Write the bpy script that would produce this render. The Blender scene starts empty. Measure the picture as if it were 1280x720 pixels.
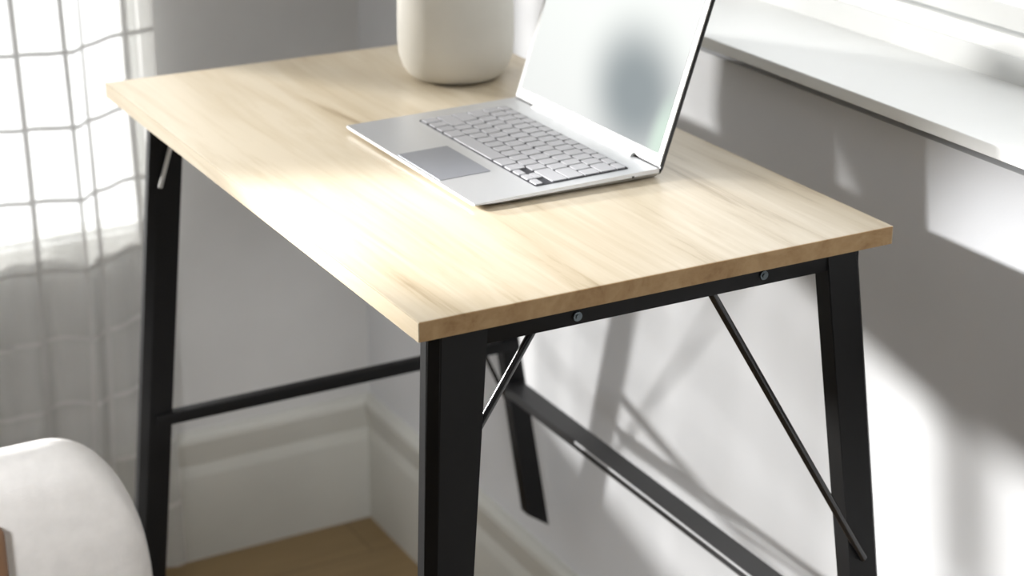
import bpy, bmesh, math, random
from mathutils import Vector, Matrix
random.seed(7)
S = bpy.context.scene
C = S.collection
XW, YW, ZF, ZC = 0.72, 1.75, -1.22, 1.45        # window wall, curtain wall, floor, ceiling

# ------------------------------------------------------------------ materials
def new_mat(name):
    m = bpy.data.materials.new(name); m.use_nodes = True
    nt = m.node_tree
    b = nt.nodes.get('Principled BSDF')
    return m, nt, b
def N(nt, t, **kw):
    n = nt.nodes.new(t)
    for k, v in kw.items():
        if k in n.inputs: n.inputs[k].default_value = v
        else: setattr(n, k, v)
    return n
def L(nt, a, b): nt.links.new(a, b)
def ramp(nt, fac, stops):
    r = nt.nodes.new('ShaderNodeValToRGB')
    e = r.color_ramp.elements
    while len(e) < len(stops): e.new(0.5)
    for q, (p, c) in zip(e, stops):
        q.position = p; q.color = (c[0], c[1], c[2], 1)
    L(nt, fac, r.inputs[0]); return r.outputs[0]
def mapped(nt, scale, coord='Object', rot=(0, 0, 0)):
    tc = nt.nodes.new('ShaderNodeTexCoord'); mp = nt.nodes.new('ShaderNodeMapping')
    mp.inputs['Scale'].default_value = scale; mp.inputs['Rotation'].default_value = rot
    L(nt, tc.outputs[coord], mp.inputs[0]); return mp.outputs[0]
def plain(name, col, rough=.6, metal=0., bump=0., bscale=200., var=.06, vscale=6., spec=.5, coat=0.):
    m, nt, b = new_mat(name)
    v = mapped(nt, (1, 1, 1))
    n = N(nt, 'ShaderNodeTexNoise', Scale=vscale, Detail=4.); L(nt, v, n.inputs['Vector'])
    lo = tuple(c*(1-var) for c in col); hi = tuple(min(1, c*(1+var)) for c in col)
    L(nt, ramp(nt, n.outputs['Fac'], [(.3, lo), (.7, hi)]), b.inputs['Base Color'])
    b.inputs['Roughness'].default_value = rough; b.inputs['Metallic'].default_value = metal
    b.inputs['Specular IOR Level'].default_value = spec
    b.inputs['Coat Weight'].default_value = coat
    if bump:
        n2 = N(nt, 'ShaderNodeTexNoise', Scale=bscale, Detail=3.); L(nt, v, n2.inputs['Vector'])
        bp = N(nt, 'ShaderNodeBump', Strength=bump, Distance=.002)
        L(nt, n2.outputs['Fac'], bp.inputs['Height']); L(nt, bp.outputs[0], b.inputs['Normal'])
    return m
def wood(name, dark, mid, light, rough=.38, s=1., spec=.5):
    m, nt, b = new_mat(name)
    v = mapped(nt, (11*s, .9*s, 11*s))
    n = N(nt, 'ShaderNodeTexNoise', Scale=2.2, Detail=7., Roughness=.62, Distortion=.9); L(nt, v, n.inputs['Vector'])
    v2 = mapped(nt, (150*s, 5*s, 150*s))
    f = N(nt, 'ShaderNodeTexNoise', Scale=1., Detail=3., Roughness=.6); L(nt, v2, f.inputs['Vector'])
    v3 = mapped(nt, (4*s, 1.1*s, 4*s))
    k = N(nt, 'ShaderNodeTexNoise', Scale=1.6, Detail=2.); L(nt, v3, k.inputs['Vector'])
    mx = N(nt, 'ShaderNodeMath', operation='MULTIPLY_ADD'); mx.inputs[1].default_value = .28
    L(nt, f.outputs['Fac'], mx.inputs[0]); L(nt, n.outputs['Fac'], mx.inputs[2])
    ad = N(nt, 'ShaderNodeMath', operation='MULTIPLY_ADD'); ad.inputs[1].default_value = .35
    L(nt, k.outputs['Fac'], ad.inputs[0]); L(nt, mx.outputs[0], ad.inputs[2])
    L(nt, ramp(nt, ad.outputs[0], [(.56, dark), (.70, mid), (.92, light)]), b.inputs['Base Color'])
    b.inputs['Roughness'].default_value = rough
    b.inputs['Specular IOR Level'].default_value = spec
    bp = N(nt, 'ShaderNodeBump', Strength=.12, Distance=.001)
    L(nt, f.outputs['Fac'], bp.inputs['Height']); L(nt, bp.outputs[0], b.inputs['Normal'])
    return m
M = {}
M['wall'] = plain('grey_wall_paint', (.68, .69, .71), .85, bump=.05, bscale=350, var=.02)
M['wall2'] = plain('warm_grey_wall_paint', (.60, .60, .595), .85, bump=.05, bscale=350, var=.03)
M['trim'] = plain('white_trim_paint', (.80, .81, .80), .5, var=.02)
M['base'] = plain('baseboard_paint', (.62, .62, .58), .55, var=.03)
M['ceil'] = plain('ceiling_paint', (.8, .8, .8), .9, var=.01)
M['oak'] = wood('light_oak', (.34, .262, .165), (.515, .432, .308), (.60, .525, .405), .34)
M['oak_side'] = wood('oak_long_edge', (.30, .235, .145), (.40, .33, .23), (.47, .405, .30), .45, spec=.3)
M['oak_edge'] = wood('oak_edge_band', (.27, .155, .062), (.35, .215, .095), (.43, .285, .14), .5, spec=.3)
M['black'] = plain('black_steel', (.006, .006, .0065), .5, bump=.06, bscale=900, var=.2, spec=.2)
M['rod'] = plain('black_steel_rod', (.014, .014, .016), .22, var=.1, spec=.6)
M['bolt'] = plain('blackened_bolt', (.10, .12, .13), .3, .8, var=.1)
M['alu'] = plain('silver_aluminium', (.72, .73, .75), .38, .75, var=.01)
M['pad'] = plain('trackpad_glass', (.27, .28, .31), .36, .4, var=.01)
M['well'] = plain('keyboard_well', (.035, .035, .04), .6, 0., var=.02, spec=.2)
M['key'] = plain('silver_key', (.42, .42, .44), .42, .25, var=.02)
M['dark'] = plain('dark_plastic', (.02, .02, .022), .4, var=.05)
M['bezel'] = plain('white_bezel', (.70, .71, .71), .5, var=.01, spec=.2)
M['ceramic'] = plain('matt_cream_ceramic', (.66, .64, .585), .55, bump=.10, bscale=60, var=.04, vscale=14)
M['fabric'] = plain('ivory_boucle', (.88, .865, .85), .95, bump=.35, bscale=420, var=.04, vscale=40, spec=.1)
M['leg_wood'] = plain('brown_chair_wood', (.20, .11, .06), .5, var=.2, vscale=20)

def floor_mat():
    m, nt, b = new_mat('oak_floor')
    v = mapped(nt, (1, 1, 1))
    br = N(nt, 'ShaderNodeTexBrick', Scale=1., offset=.5)
    br.inputs['Color1'].default_value = (.36, .245, .115, 1); br.inputs['Color2'].default_value = (.42, .29, .14, 1)
    br.inputs['Mortar'].default_value = (.24, .16, .075, 1)
    br.inputs['Mortar Size'].default_value = .002; br.inputs['Brick Width'].default_value = 1.3; br.inputs['Row Height'].default_value = .16
    L(nt, v, br.inputs['Vector'])
    v2 = mapped(nt, (4, 60, 4)); n = N(nt, 'ShaderNodeTexNoise', Scale=1., Detail=5.); L(nt, v2, n.inputs['Vector'])
    mx = N(nt, 'ShaderNodeMix', data_type='RGBA', blend_type='MULTIPLY'); mx.inputs['Factor'].default_value = .35
    L(nt, br.outputs['Color'], mx.inputs['A']); L(nt, n.outputs['Fac'], mx.inputs['B'])
    L(nt, mx.outputs['Result'], b.inputs['Base Color']); b.inputs['Roughness'].default_value = .5
    return m
M['floor'] = floor_mat()

def glass_mat():
    m, nt, b = new_mat('window_glass'); nt.nodes.remove(b)
    o = nt.nodes['Material Output']
    t = N(nt, 'ShaderNodeBsdfTransparent'); g = N(nt, 'ShaderNodeBsdfGlossy', Roughness=.02)
    mx = N(nt, 'ShaderNodeMixShader'); mx.inputs[0].default_value = .06
    L(nt, t.outputs[0], mx.inputs[1]); L(nt, g.outputs[0], mx.inputs[2]); L(nt, mx.outputs[0], o.inputs[0])
    return m
M['glass'] = glass_mat()

def curtain_mat():
    m, nt, b = new_mat('checked_sheer'); nt.nodes.remove(b)
    o = nt.nodes['Material Output']
    tc = nt.nodes.new('ShaderNodeTexCoord'); uv = nt.nodes.new('ShaderNodeSeparateXYZ'); L(nt, tc.outputs['UV'], uv.inputs[0])
    def stripe(src, period, off, half):
        a = N(nt, 'ShaderNodeMath', operation='ADD'); a.inputs[1].default_value = off; L(nt, src, a.inputs[0])
        p = N(nt, 'ShaderNodeMath', operation='PINGPONG'); p.inputs[1].default_value = period/2; L(nt, a.outputs[0], p.inputs[0])
        r = N(nt, 'ShaderNodeMapRange'); r.inputs['From Min'].default_value = half*.5; r.inputs['From Max'].default_value = half*1.3
        r.inputs['To Min'].default_value = 1; r.inputs['To Max'].default_value = 0
        L(nt, p.outputs[0], r.inputs['Value']); return r.outputs[0]
    s1 = stripe(uv.outputs[0], .1066, 0., .0080)       # verticals, in cloth width
    s2 = stripe(uv.outputs[1], .1355, .1155, .0046)    # horizontals
    mx = N(nt, 'ShaderNodeMath', operation='MAXIMUM'); L(nt, s1, mx.inputs[0]); L(nt, s2, mx.inputs[1])
    col = ramp(nt, mx.outputs[0], [(0, (.50, .50, .48)), (1, (.06, .06, .06))])
    dcol = ramp(nt, mx.outputs[0], [(0, (.90, .90, .88)), (1, (.86, .86, .84))])
    d = N(nt, 'ShaderNodeBsdfDiffuse'); L(nt, dcol, d.inputs[0])
    tl = N(nt, 'ShaderNodeBsdfTranslucent'); L(nt, col, tl.inputs[0])
    tr = N(nt, 'ShaderNodeBsdfTransparent')
    a = N(nt, 'ShaderNodeMixShader'); a.inputs[0].default_value = .42
    L(nt, d.outputs[0], a.inputs[1]); L(nt, tl.outputs[0], a.inputs[2])
    f = N(nt, 'ShaderNodeMapRange'); f.inputs['To Min'].default_value = .48; f.inputs['To Max'].default_value = .04
    L(nt, mx.outputs[0], f.inputs['Value'])
    q = N(nt, 'ShaderNodeMixShader'); L(nt, f.outputs[0], q.inputs[0])
    L(nt, a.outputs[0], q.inputs[1]); L(nt, tr.outputs[0], q.inputs[2]); L(nt, q.outputs[0], o.inputs[0])
    return m
M['sheer'] = curtain_mat()

def screen_mat():
    # the lit display: pale, with a soft grey reflection painted in and a mint corner
    m, nt, b = new_mat('lit_display')
    tc = nt.nodes.new('ShaderNodeTexCoord'); uv = nt.nodes.new('ShaderNodeSeparateXYZ'); L(nt, tc.outputs['UV'], uv.inputs[0])
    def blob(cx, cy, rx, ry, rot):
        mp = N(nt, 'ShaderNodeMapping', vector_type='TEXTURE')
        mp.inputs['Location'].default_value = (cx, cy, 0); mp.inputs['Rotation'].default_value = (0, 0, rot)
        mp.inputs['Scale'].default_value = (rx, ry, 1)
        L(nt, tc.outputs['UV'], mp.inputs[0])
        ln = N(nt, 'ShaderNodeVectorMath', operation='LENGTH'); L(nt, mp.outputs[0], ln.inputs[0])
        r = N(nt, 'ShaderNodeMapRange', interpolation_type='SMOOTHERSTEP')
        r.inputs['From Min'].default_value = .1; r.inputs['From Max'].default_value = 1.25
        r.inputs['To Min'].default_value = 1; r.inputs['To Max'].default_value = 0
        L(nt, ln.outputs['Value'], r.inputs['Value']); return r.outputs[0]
    grey_reflection = blob(.76, .27, .36, .50, .35)
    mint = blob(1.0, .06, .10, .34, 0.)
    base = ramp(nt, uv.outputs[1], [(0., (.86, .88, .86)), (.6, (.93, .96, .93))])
    m1 = N(nt, 'ShaderNodeMix', data_type='RGBA'); L(nt, grey_reflection, m1.inputs['Factor']); L(nt, base, m1.inputs['A']); m1.inputs['B'].default_value = (.28, .32, .335, 1)
    m2 = N(nt, 'ShaderNodeMix', data_type='RGBA'); L(nt, mint, m2.inputs['Factor']); L(nt, m1.outputs['Result'], m2.inputs['A']); m2.inputs['B'].default_value = (.66, .80, .70, 1)
    b.inputs['Base Color'].default_value = (.02, .02, .02, 1)
    b.inputs['Roughness'].default_value = .6; b.inputs['Specular IOR Level'].default_value = 0.
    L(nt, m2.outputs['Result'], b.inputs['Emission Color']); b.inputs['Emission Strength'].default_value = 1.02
    return m
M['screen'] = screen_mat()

# ------------------------------------------------------------------ mesh helpers
def add_box(bm, x0, x1, y0, y1, z0, z1):
    v = [bm.verts.new((x, y, z)) for z in (z0, z1) for y in (y0, y1) for x in (x0, x1)]
    for f in ((0, 2, 3, 1), (4, 5, 7, 6), (0, 1, 5, 4), (2, 6, 7, 3), (0, 4, 6, 2), (1, 3, 7, 5)):
        bm.faces.new([v[i] for i in f])
    return v
def box_bm(*a, bevel=0., seg=2):
    bm = bmesh.new(); add_box(bm, *a)
    if bevel: bmesh.ops.bevel(bm, geom=bm.edges[:], offset=bevel, segments=seg, affect='EDGES', profile=.5)
    return bm
def loft(bm, rings, cap=True, closed=True):
    R = [[bm.verts.new(p) for p in r] for r in rings]
    n = len(R[0])
    for a, b in zip(R, R[1:]):
        for i in range(n if closed else n-1):
            j = (i+1) % n
            bm.faces.new((a[i], a[j], b[j], b[i]))
    if cap:
        bm.faces.new(R[0][::-1]); bm.faces.new(R[-1])
    return R
def tube(bm, a, b, r, n=14, flat=1.):
    a, b = Vector(a), Vector(b); d = (b-a).normalized()
    u = d.orthogonal().normalized(); w = d.cross(u)
    loft(bm, [[p + u*(r*math.cos(2*math.pi*i/n)) + w*(r*math.sin(2*math.pi*i/n)) for i in range(n)] for p in (a, b)])
def lathe(bm, prof, n=72):
    rings = [[(r*math.cos(2*math.pi*i/n), r*math.sin(2*math.pi*i/n), z) for i in range(n)] for r, z in prof]
    loft(bm, rings)
def obj(name, bm, mat, parent=None, smooth=True, loc=None, angle=35):
    bmesh.ops.recalc_face_normals(bm, faces=bm.faces[:])
    me = bpy.data.meshes.new(name); bm.to_mesh(me); bm.free()
    me.materials.append(mat)
    if smooth:
        me.shade_smooth()
        me.set_sharp_from_angle(angle=math.radians(angle))
    o = bpy.data.objects.new(name, me); C.objects.link(o)
    if parent: o.parent = parent
    if loc: o.location = loc
    return o
def thing(name, label, cat, loc=(0, 0, 0), rotz=0.):
    o = bpy.data.objects.new(name, None); o.empty_display_size = .1
    C.objects.link(o); o.location = loc; o.rotation_euler = (0, 0, rotz)
    o['label'] = label; o['category'] = cat
    return o
def struct(name, bm, mat, label=None, smooth=False):
    o = obj(name, bm, mat, smooth=smooth); o['kind'] = 'structure'
    if label: o['label'] = label
    return o
def struct_root(name):
    o = bpy.data.objects.new(name, None); C.objects.link(o); o['kind'] = 'structure'; return o

# ------------------------------------------------------------------ the room
bm = bmesh.new(); add_box(bm, -4.2, XW+.3, -4.2, YW+.3, ZF-.1, ZF); struct('floor', bm, M['floor'])
bm = bmesh.new(); add_box(bm, -4.2, XW+.3, -2.6, YW+.3, ZC, ZC+.1); struct('ceiling', bm, M['ceil'])
# curtain wall (y = YW) with its window opening
W1 = (-1.75, .286, -.500, 1.15)
bm = bmesh.new(); t = .10
add_box(bm, -4.2, W1[0], YW, YW+t, ZF, ZC); add_box(bm, W1[1], XW, YW, YW+t, ZF, ZC)
add_box(bm, W1[0], W1[1], YW, YW+t, ZF, W1[2]); add_box(bm, W1[0], W1[1], YW, YW+t, W1[3], ZC)
struct('wall_left', bm, M['wall2'])
# window wall (x = XW) with its window opening
W2 = (-1.1, 1.02, .05, 1.2)
bm = bmesh.new(); t2 = .24
add_box(bm, XW, XW+t2, -3.2, W2[0], ZF, ZC); add_box(bm, XW, XW+t2, W2[1], YW+.1, ZF, ZC)
add_box(bm, XW, XW+t2, W2[0], W2[1], ZF, W2[2]); add_box(bm, XW, XW+t2, W2[0], W2[1], W2[3], ZC)
struct('wall_right', bm, M['wall'])
# baseboards: a tall board with a moulded cap
def baseboard(name, along_x):
    bm = bmesh.new()
    prof = [(0, ZF), (.012, ZF), (.012, -1.035), (.006, -1.01), (.020, -.955), (.018, -.945), (.010, -.938), (0, -.935)]
    if along_x: rings = [[(x, YW-d, z) for d, z in prof] for x in (-4., XW)]
    else: rings = [[(XW-d, y, z) for d, z in prof] for y in (-3.2, YW)]
    loft(bm, rings); return struct(name, bm, M['base'])
baseboard('baseboard_left', True); baseboard('baseboard_right', False)

# window behind the curtain
w = struct_root('window_1')
bm = bmesh.new(); f = .03
x0, x1, z0, z1 = W1; ya, yb = YW+.03, YW+.08
add_box(bm, x0, x1, ya, yb, z0, z0+.006); add_box(bm, x0, x1, ya, yb, z1-f, z1)
add_box(bm, x0, x0+f, ya, yb, z0+f, z1-f); add_box(bm, x1-.012, x1, ya, yb, z0+f, z1-f)
obj('window_frame', bm, M['trim'], w, smooth=False)
bm = bmesh.new(); add_box(bm, x0+f, x1-.012, YW+.052, YW+.056, z0+f, z1-f); obj('window_pane', bm, M['glass'], w, smooth=False)
# window above the desk: deep sill, stepped frame, sash, glass
w = struct_root('window_2')
y0, y1, z0, z1 = W2; zs = .081
obj('window_sill', box_bm(.699, .94, y0, y1, .0655, zs, bevel=.0012), M['trim'], w, smooth=False)
bm = bmesh.new(); xf = .895
add_box(bm, xf, XW+t2, y0, y1, zs, zs+.034)                 # lower rail
rings = [[(xf+.004, y, zs+.034), (xf+.012, y, zs+.054), (XW+t2, y, zs+.054), (XW+t2, y, zs+.034)] for y in (y0, y1)]
loft(bm, rings)
add_box(bm, xf, XW+t2, y0, y0+.06, zs+.054, z1); add_box(bm, xf, XW+t2, y1-.06, y1, zs+.054, z1)
add_box(bm, xf, XW+t2, y0+.06, y1-.06, z1-.06, z1)
obj('window_frame', bm, M['trim'], w, smooth=False)
bm = bmesh.new(); xs = xf+.022
add_box(bm, xs, xs+.02, y0+.06, y1-.06, zs+.058, zs+.088); add_box(bm, xs, xs+.02, y0+.06, y1-.06, z1-.09, z1-.06)
add_box(bm, xs, xs+.02, y0+.06, y0+.1, zs+.088, z1-.09); add_box(bm, xs, xs+.02, y1-.1, y1-.06, zs+.088, z1-.09)
obj('window_sash', bm, M['trim'], w, smooth=False)
bm = bmesh.new(); add_box(bm, xs+.008, xs+.012, y0+.1, y1-.1, zs+.088, z1-.09); obj('window_pane', bm, M['glass'], w, smooth=False)

# ------------------------------------------------------------------ curtain
def curtain():
    bm = bmesh.new(); uvl = bm.loops.layers.uv.new('UVMap')
    nx, nz = 150, 70; xa, xb, za, zb = -.30, .297, ZF+.03, 1.30
    # cloth width runs faster where the cloth is pleated
    keys = [(-.30, -.42), (-.06, -.1066), (.05, 0.), (.131, .1066), (.162, .2132), (.250, .3198), (.300, .3838)]
    def cloth_u(x):
        for (a, ua), (b, ub) in zip(keys, keys[1:]):
            if x <= b: return ua + (ub-ua)*(x-a)/(b-a)
        return keys[-1][1]
    V = []; U = []
    for j in range(nz+1):
        z = za + (zb-za)*j/nz; row = []; ur = []
        low = max(0., min(1., (-.45 - z)/.5))
        for i in range(nx+1):
            x = xa + (xb-xa)*i/nx
            dx = .012*math.sin(z*2.1+1.) * low
            y = 1.700 + .010*math.sin(x*31+.6) + .004*math.sin(x*83+2+z*1.3)
            y -= .020*math.exp(-((x-.146-.01*math.sin(z*3))/.016)**2)                    # the pulled pleat
            y -= low*.030*math.exp(-((x-(.04+.02*z))/.030)**2)
            y += low*.022*math.sin((x + .10*(z+.5))*26.)
            row.append(bm.verts.new((x+dx, y, z))); ur.append((cloth_u(x) + .004*math.sin(z*5+x*9), z + .012*math.sin(x*11+.8)))
        V.append(row); U.append(ur)
    for j in range(nz):
        for i in range(nx):
            f = bm.faces.new((V[j][i], V[j][i+1], V[j+1][i+1], V[j+1][i]))
            for l, (a, b) in zip(f.loops, ((j, i), (j, i+1), (j+1, i+1), (j+1, i))): l[uvl].uv = U[a][b]
    o = obj('sheer_curtain', bm, M['sheer'], angle=180)
    o['label'] = 'white sheer curtain with thin grey window-pane check, hanging at the left window'
    o['category'] = 'curtain'
    return o
curtain()

# ------------------------------------------------------------------ desk
D = .581; T = .0206
desk = thing('desk', 'light oak-topped desk with black splayed metal legs and diagonal brace rods', 'desk', (0, 0, ZF))
def dp(name, bm, mat, parent=None, label=None, **k):
    bmesh.ops.translate(bm, verts=bm.verts[:], vec=(0, 0, -ZF))
    o = obj(name, bm, mat, parent or desk, **k)
    if label: o['label'] = label
    return o
top = dp('tabletop', box_bm(.0012, D-.0012, .0012, 1-.0012, -T, 0, bevel=.0006), M['oak'], label='pale oak-grain desk top')
e = .0012
for a in ((0, e, 0, 1), (D-e, D, 0, 1)):
    bm = bmesh.new(); add_box(bm, *a, -T, -.0004); dp('edge_band', bm, M['oak_side'], top, smooth=False)
for a in ((e, D-e, 0, e), (e, D-e, 1-e, 1)):
    bm = bmesh.new(); add_box(bm, *a, -T, -.0004)
    dp('edge_band', bm, M['oak_edge'], top, label='darker brown edge band of a short end', smooth=False)

def leg_ring(xl, xr, yf, z, depth, outer):
    c = .010                                               # folded corner on the outer side
    if outer < 0: return [(xl+c, yf, z), (xr, yf, z), (xr, yf+depth, z), (xl, yf+depth, z), (xl, yf+c*1.1, z)]
    return [(xl, yf, z), (xr-c, yf, z), (xr, yf+c*1.1, z), (xr, yf+depth, z), (xl, yf+depth, z)]
def leg(rows, depth, outer, bevel=.0012):
    bm = bmesh.new()
    rings = [leg_ring(xl, xr, yf, z, depth, outer) for xl, xr, yf, z in rows]
    loft(bm, rings)
    bmesh.ops.bevel(bm, geom=[e for e in bm.edges if abs((e.verts[0].co-e.verts[1].co).normalized().z) > .8], offset=bevel, segments=2, affect='EDGES')
    dp('leg', bm, M['black'])
yb = lambda z: .02 + .08*(z+.03)
leg([(.0245, .0880, yb(-T), -T), (.0036, .0545, yb(-.32), -.32), (-.067, -.020, yb(ZF), ZF)], .026, -1)
leg([(.507, .5575, yb(-T), -T), (.507+.1005*.33, .5575+.0946*.33, yb(-.35), -.35), (.507+.1005*1.2, .5575+.0946*1.2-.004, yb(ZF), ZF)], .026, 1)
leg([(.0507, .0968, .945, -T), (-.0224, .0223, .945, -.71), (-.078, -.034, .945, ZF)], .026, -1)
# rear leg beside the window wall stops above the baseboard
bm = bmesh.new()
def dr(z, zl=0, zr=0):
    zl, zr = z+zl, z+zr
    xl = .597 + (-.4829-zl)*.154; xr = .6369 + (-.5292-zr)*.165
    return [(xl, .945, zl), (xr, .945, zr), (xr, .968, zr), (xl, .968, zl)]
loft(bm, [dr(-T), dr(-.5), dr(-.84, .0145, -.0150)])
dp('leg', bm, M['black'], smooth=False)
# rails under the top and the low stretchers
dp('top_rail', box_bm(.05, .553, .021, .041, -.0475, -T, bevel=.0012), M['black'])
dp('top_rail', box_bm(.06, .555, .948, .966, -.0475, -T, bevel=.0012), M['black'])
dp('stretcher', box_bm(.02, .625, .940, .958, -.5140, -.4960, bevel=.001), M['black'])
dp('stretcher', box_bm(.02, .595, -.018, .000, -.5140, -.4960, bevel=.001), M['black'])
bm = bmesh.new()                                           # angle-section rear stretcher; slit added to stand for its sunlit edge
add_box(bm, .602, .637, .004, .950, -.5748, -.5730)
add_box(bm, .600, .6025, .004, .950, -.5865, -.5797)
add_box(bm, .600, .6025, .715, .950, -.5797, -.5735)
dp('stretcher', bm, plain('lit_black_steel', (.022, .022, .024), .45, var=.1), smooth=False)  # black steel lightened in colour for the light on its upper face
# brace rods
M['steel'] = plain('sunlit_rod_steel', (.62, .62, .60), .35, .2, var=.05)  # pale colour stands for the sun highlight on the short rod
def rod(a, b, r=.0044, m='rod', label=None):
    bm = bmesh.new(); tube(bm, a, b, r); dp('brace_rod', bm, M[m], label=label)
rod((.360, .030, -.044), (.5635, -.0135, -.4050), .0048)
rod((.150, .035, -.044), (.052, .030, -.185), .0042)
rod((.360, .955, -.044), (.612, .941, -.610), .0036)
rod((.078, .939, -.060), (.0495, .939, -.145), .0030, 'steel', 'short rod end with its sun highlight painted on')
# bolts
def bolt(x, y, z, r=.0052):
    bm = bmesh.new(); tube(bm, (x, y+.004, z), (x, y-.0022, z), r, 16); tube(bm, (x, y-.002, z), (x, y-.0034, z), r*.5, 6)
    dp('bolt', bm, M['bolt'])
bolt(.190, .021, -.0375); bolt(.423, .021, -.0355); bolt(.026, .945, -.508, .0045)

# ------------------------------------------------------------------ laptop
lap = thing('laptop', 'slim silver laptop open on the oak desk with a pale lit screen', 'laptop', (0, 0, 0))
LX0, LX1, LY0, LY1 = .200, .446, .265, .620
bm = bmesh.new()
def lap_ring(x, zt, zb, ins):
    return [(x, LY0+ins, zb), (x, LY1-ins, zb), (x, LY1, zb+(zt-zb)*.55), (x, LY1-.0006, zt), (x, LY0+.0006, zt), (x, LY0, zb+(zt-zb)*.55)]
loft(bm, [lap_ring(LX0, .0080, .0045, .006), lap_ring(LX0+.03, .0080+.0045*.03/.246, .0018, .006), lap_ring(LX1, .0125, .0012, .006)])
base = obj('base', bm, M['alu'], lap, smooth=False)
def zdeck(x): return .0080 + .0045*(x-LX0)/(LX1-LX0) + .00025
def deck_plate(x0, x1, y0, y1, h=.0003, r=.004):
    bm = bmesh.new(); pts = []
    for cx, cy, a0 in ((x1-r, y1-r, 0), (x0+r, y1-r, 90), (x0+r, y0+r, 180), (x1-r, y0+r, 270)):
        for k in range(5):
            a = math.radians(a0+k*22.5); pts.append((cx+r*math.cos(a), cy+r*math.sin(a)))
    loft(bm, [[(x, y, zdeck(x)-.0003) for x, y in pts], [(x, y, zdeck(x)+h) for x, y in pts]])
    return bm
obj('trackpad', deck_plate(.204, .271, .360, .475, .0002, .002), M['pad'], lap, smooth=False)['label'] = 'darker grey trackpad'
kb = obj('keyboard', deck_plate(.288, .415, .283, .590, .0002, .003), M['well'], lap, smooth=False)
kb['label'] = 'dark keyboard well with silver keys'
KX0, KX1, KY0, KY1 = .2895, .4135, .2845, .5885
def key(x0, x1, y0, y1):
    bm = deck_plate(x0, x1, y0, y1, .0016, min(.0022, (x1-x0)*.25)); return obj('key', bm, M['key'], kb, angle=60)
g = .0026
rows = [[1]*14,
        [1]*13+[1.5], [1.5]+[1]*13, [1.8]+[1]*11+[1.8], [2.3]+[1]*10+[2.3]]
hs = [.6, 1, 1, 1, 1, 1.0]
unit = (KX1-KX0)/sum(hs); x = KX1
for r, ws in enumerate(rows):
    h = hs[r]*unit; tot = sum(ws); y = KY1
    for k in ws:
        wd = (KY1-KY0)*k/tot
        key(x-h+g/2, x-g/2, y-wd+g/2, y-g/2); y -= wd
    x -= h
# bottom row: modifiers, space bar, and half-height arrow keys
y = KY1; tot = 14.5
for k in (1, 1, 1, 1.3, 5, 1.3, 1):
    wd = (KY1-KY0)*k/tot; key(x-unit+g/2, x-g/2, y-wd+g/2, y-g/2); y -= wd
wa = (y-KY0)/3
key(x-unit+g/2, x-unit/2-g/4, y-wa+g/2, y-g/2)
key(x-unit/2+g/4, x-g/2, y-2*wa+g/2, y-wa-g/2); key(x-unit+g/2, x-unit/2-g/4, y-2*wa+g/2, y-wa-g/2)
key(x-unit+g/2, x-unit/2-g/4, y-3*wa+g/2, y-2*wa-g/2)
# ports on the right flank
bm = bmesh.new(); add_box(bm, .408, .411, LY0-.0004, LY0+.003, .0062, .0084); obj('port', bm, M['dark'], lap, smooth=False)
# lid: hinged at the back edge, leaning back
lid = bpy.data.objects.new('lid', None)
th = math.atan2(.068, .203)
ux, uz = math.sin(th), math.cos(th); nx_, nz_ = math.cos(th), -math.sin(th)     # up the lid / towards its back
HX, HZ = .4440, .0065
def lp(y, wv, d): return (HX + ux*wv + nx_*d, y, HZ + uz*wv + nz_*d)
def lid_box(y0, y1, w0, w1, d0, d1, bevel=0):
    bm = bmesh.new(); add_box(bm, w0, w1, y0, y1, d0, d1)
    if bevel: bmesh.ops.bevel(bm, geom=bm.edges[:], offset=bevel, segments=2, affect='EDGES')
    for v in bm.verts: v.co = Vector(lp(v.co.y, v.co.x, v.co.z))
    return bm
LH = .238
bpy.data.objects.remove(lid)
lid = obj('lid', lid_box(LY0-.0015, LY1, .004, LH, .0012, .0048, .001), M['dark'], lap, smooth=False)
lid['label'] = 'dark outer lid shell'
obj('bezel', lid_box(LY0+.0008, LY1-.001, .0085, LH-.001, -.0004, .0013, .0003), M['bezel'], lid, smooth=False)['label'] = 'silver-white screen surround'
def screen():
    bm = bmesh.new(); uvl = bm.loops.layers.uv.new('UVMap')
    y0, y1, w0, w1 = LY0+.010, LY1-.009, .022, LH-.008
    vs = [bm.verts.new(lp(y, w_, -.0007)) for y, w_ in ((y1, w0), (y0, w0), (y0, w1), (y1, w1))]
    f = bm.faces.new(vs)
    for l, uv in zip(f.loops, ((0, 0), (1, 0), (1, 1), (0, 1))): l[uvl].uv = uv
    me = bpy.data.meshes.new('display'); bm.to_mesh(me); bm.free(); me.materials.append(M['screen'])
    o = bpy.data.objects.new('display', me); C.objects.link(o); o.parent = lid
    o['label'] = 'pale lit display with a soft grey reflection painted in'
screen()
bm = lid_box(LY0+.010, LY1-.009, .0208, .022, -.0006, .0002); obj('screen_seal', bm, plain('grey_seal', (.45, .46, .46), .6), lid, smooth=False)
# hinge barrel along the middle, stopping short of the corners
bm = bmesh.new(); tube(bm, (.4475, LY0+.004, .0085), (.4475, LY1-.004, .0085), .0046, 16); obj('hinge', bm, M['dark'], lap)
bm = bmesh.new(); tube(bm, (.4455, LY0+.056, .0112), (.4455, LY1-.056, .0112), .0058, 16); obj('hinge_cover', bm, M['bezel'], lap)
for y in (LY0+.03, LY1-.03):
    for x in (.225, .42):
        bm = bmesh.new(); tube(bm, (x, y, 0), (x, y, .004), .006, 14); obj('rubber_foot', bm, M['dark'], lap)

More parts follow.
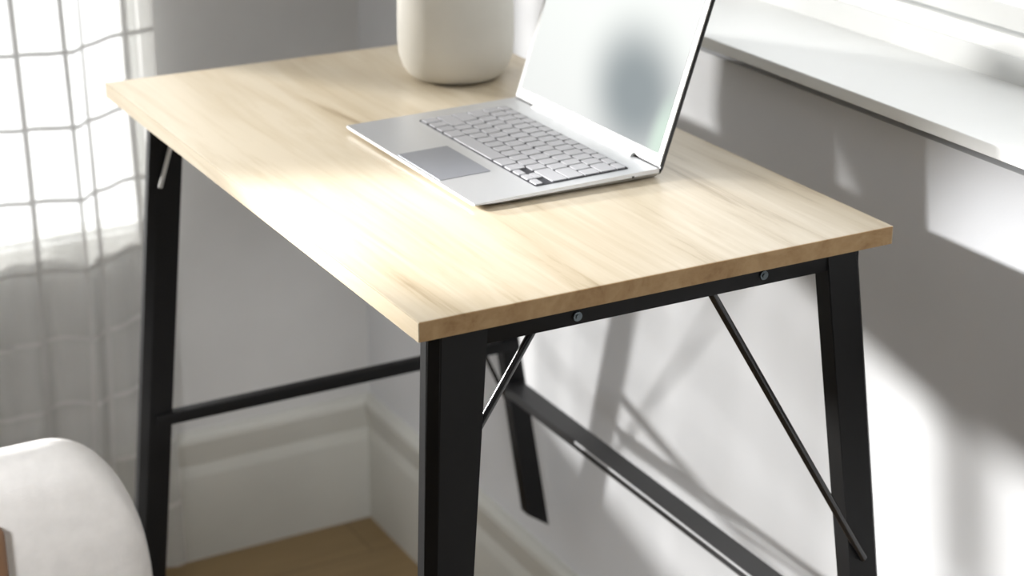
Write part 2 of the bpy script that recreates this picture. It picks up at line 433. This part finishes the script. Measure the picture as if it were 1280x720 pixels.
# ------------------------------------------------------------------ vase
vase = thing('vase', 'matt cream ceramic vase standing at the far end of the desk behind the laptop', 'vase', (.450, .801, 0))
prof = [(.052, .0000), (.060, .0015), (.069, .008), (.0755, .018), (.0805, .034), (.0825, .055), (.0823, .085), (.0813, .12), (.079, .155),
        (.075, .185), (.068, .21), (.056, .23), (.046, .243), (.042, .255), (.044, .27), (.0455, .2745), (.0435, .276), (.040, .270), (.037, .255), (.040, .243),
        (.050, .227), (.062, .207), (.070, .175), (.0735, .12), (.075, .06), (.070, .03), (.05, .012), (.002, .010)]
bm = bmesh.new(); lathe(bm, prof); obj('vase_body', bm, M['ceramic'], vase, angle=180)

# ------------------------------------------------------------------ chair, lower left
ch = thing('upholstered_chair', 'ivory upholstered chair with thick rounded backrest, turned away, beside the long desk edge', 'chair', (-.30, .95, ZF))
def cp(name, bm, mat, label=None, **k):
    bmesh.ops.translate(bm, verts=bm.verts[:], vec=(.30, -.95, -ZF))
    o = obj(name, bm, mat, ch, **k)
    if label: o['label'] = label
    return o
def back_pad():
    bm = bmesh.new(); rings = []; zb = -.86; xa, xe, yc = -.55, -.070, .737; n = 60
    for i in range(n+1):
        q = .5 - .5*math.cos(math.pi*i/n); x = xe + (xa-xe)*q
        d = min(abs(x-xe), abs(x-xa))
        k = min(1., d/.125); zt = -.625 + .225*math.sqrt(max(0., 1-(1-k)**2.1))
        k2 = min(1., d/.05); ht = .052*(.25+.75*math.sqrt(max(0., 1-(1-k2)**2)))
        lo = zb + .05*(1-math.sqrt(max(0., 1-(1-k2)**2)))
        rz = min(.05, (zt-lo)*.4); r = []
        for a in range(13):
            t_ = math.pi*a/12; r.append((ht*math.cos(t_), zt - rz + rz*math.sin(t_)))
        r += [(-ht, lo+.02), (-ht*.7, lo), (ht*.7, lo), (ht, lo+.02)]
        rings.append([(x, yc-o, z) for o, z in r])
    loft(bm, rings); return bm
cp('backrest', back_pad(), M['fabric'], angle=80)
cp('seat', box_bm(-.545, -.095, .76, 1.20, -.86, -.755, bevel=.035, seg=5), M['fabric'], angle=180)
for x in (-.15, -.49):
    for y in (.82, 1.15):
        bm = bmesh.new(); loft(bm, [[(x+sx*r, y+sy*r, z) for sx, sy in ((-1, -1), (1, -1), (1, 1), (-1, 1))] for z, r in ((ZF, .013), (-.85, .022))])
        cp('leg', bm, M['leg_wood'], smooth=False)
for x in (-.309, -.381):
    cp('back_post', box_bm(x, x+.036, .664, .686, -.90, -.475, bevel=.008, seg=3), M['leg_wood'], label='brown timber upright')
cp('post_block', box_bm(-.381, -.273, .664, .80, -.93, -.86, bevel=.006), M['leg_wood'], label='brown timber block')

# ------------------------------------------------------------------ light
wd = bpy.data.worlds.new('sky'); S.world = wd; wd.use_nodes = True
nt = wd.node_tree; bg = nt.nodes['Background']
tc = nt.nodes.new('ShaderNodeTexCoord')
dt = N(nt, 'ShaderNodeVectorMath', operation='DOT_PRODUCT'); dt.inputs[1].default_value = (.707, .707, 0)
L(nt, tc.outputs['Generated'], dt.inputs[0])
mr = N(nt, 'ShaderNodeMapRange', interpolation_type='SMOOTHSTEP')
mr.inputs['From Min'].default_value = -.25; mr.inputs['From Max'].default_value = .35
mr.inputs['To Min'].default_value = .20; mr.inputs['To Max'].default_value = 2.5
L(nt, dt.outputs['Value'], mr.inputs['Value'])
bg.inputs['Color'].default_value = (.97, .99, 1, 1)
L(nt, mr.outputs[0], bg.inputs['Strength'])

sd = Vector((1, -1.48, -.385)).normalized()
sl = bpy.data.lights.new('sun', 'SUN'); sl.energy = 10.2; sl.angle = math.radians(3.6); sl.color = (1, .985, .955)
so = bpy.data.objects.new('sun', sl); C.objects.link(so)
so.rotation_euler = sd.to_track_quat('-Z', 'Y').to_euler(); so.location = (-2, 4, 1)

# fill lights, none seen: this spot is added for tabletop and wall patch
pl = bpy.data.lights.new('patch_fill_spot', 'SPOT'); pl.energy = 430; pl.spot_size = math.radians(16); pl.spot_blend = .75; pl.shadow_soft_size = .05
po = bpy.data.objects.new('patch_fill_spot', pl); C.objects.link(po); po.location = (-1.2, 1.3, .75)
po.rotation_euler = (Vector((.30, .10, -.02))-po.location).to_track_quat('-Z', 'Y').to_euler()
fl = bpy.data.lights.new('chair_fill_spot', 'SPOT'); fl.energy = 46; fl.spot_size = math.radians(30); fl.spot_blend = 1.; fl.shadow_soft_size = .12  # unseen fill spot added to brighten the chair
fo = bpy.data.objects.new('chair_fill_spot', fl); C.objects.link(fo); fo.location = (-.95, -.15, .15)
fo.rotation_euler = (Vector((-.26, .72, -.42))-fo.location).to_track_quat('-Z', 'Y').to_euler()
ll = bpy.data.lights.new('wall_fill_spot', 'SPOT'); ll.energy = 95; ll.spot_size = math.radians(34); ll.spot_blend = 1.; ll.shadow_soft_size = .28  # unseen spot put in to lift the lower part of the window wall
lo = bpy.data.objects.new('wall_fill_spot', ll); C.objects.link(lo); lo.location = (-.35, -1.2, -.55)
lo.rotation_euler = (Vector((.72, .85, -.80))-lo.location).to_track_quat('-Z', 'Y').to_euler()
al = bpy.data.lights.new('overhead_fill', 'AREA'); al.shape = 'DISK'; al.size = .9; al.energy = 3  # unseen area fill added above to brighten tabletop and laptop
ao = bpy.data.objects.new('overhead_fill', al); C.objects.link(ao); ao.location = (.1, .45, ZC-.03)

# ------------------------------------------------------------------ camera
cam = bpy.data.cameras.new('camera'); co = bpy.data.objects.new('camera', cam); C.objects.link(co)
co.location = (-.715, -1.497, .688); co.rotation_euler = (1.196, 0, -.5)
cam.sensor_width = 36; cam.lens = 2332.5/1280*36; cam.clip_start = .02
cam.dof.use_dof = True; cam.dof.focus_distance = 1.95; cam.dof.aperture_fstop = 5.0
S.camera = co
S.view_settings.view_transform = 'Standard'; S.view_settings.look = 'None'
S.view_settings.exposure = 0; S.view_settings.gamma = 1
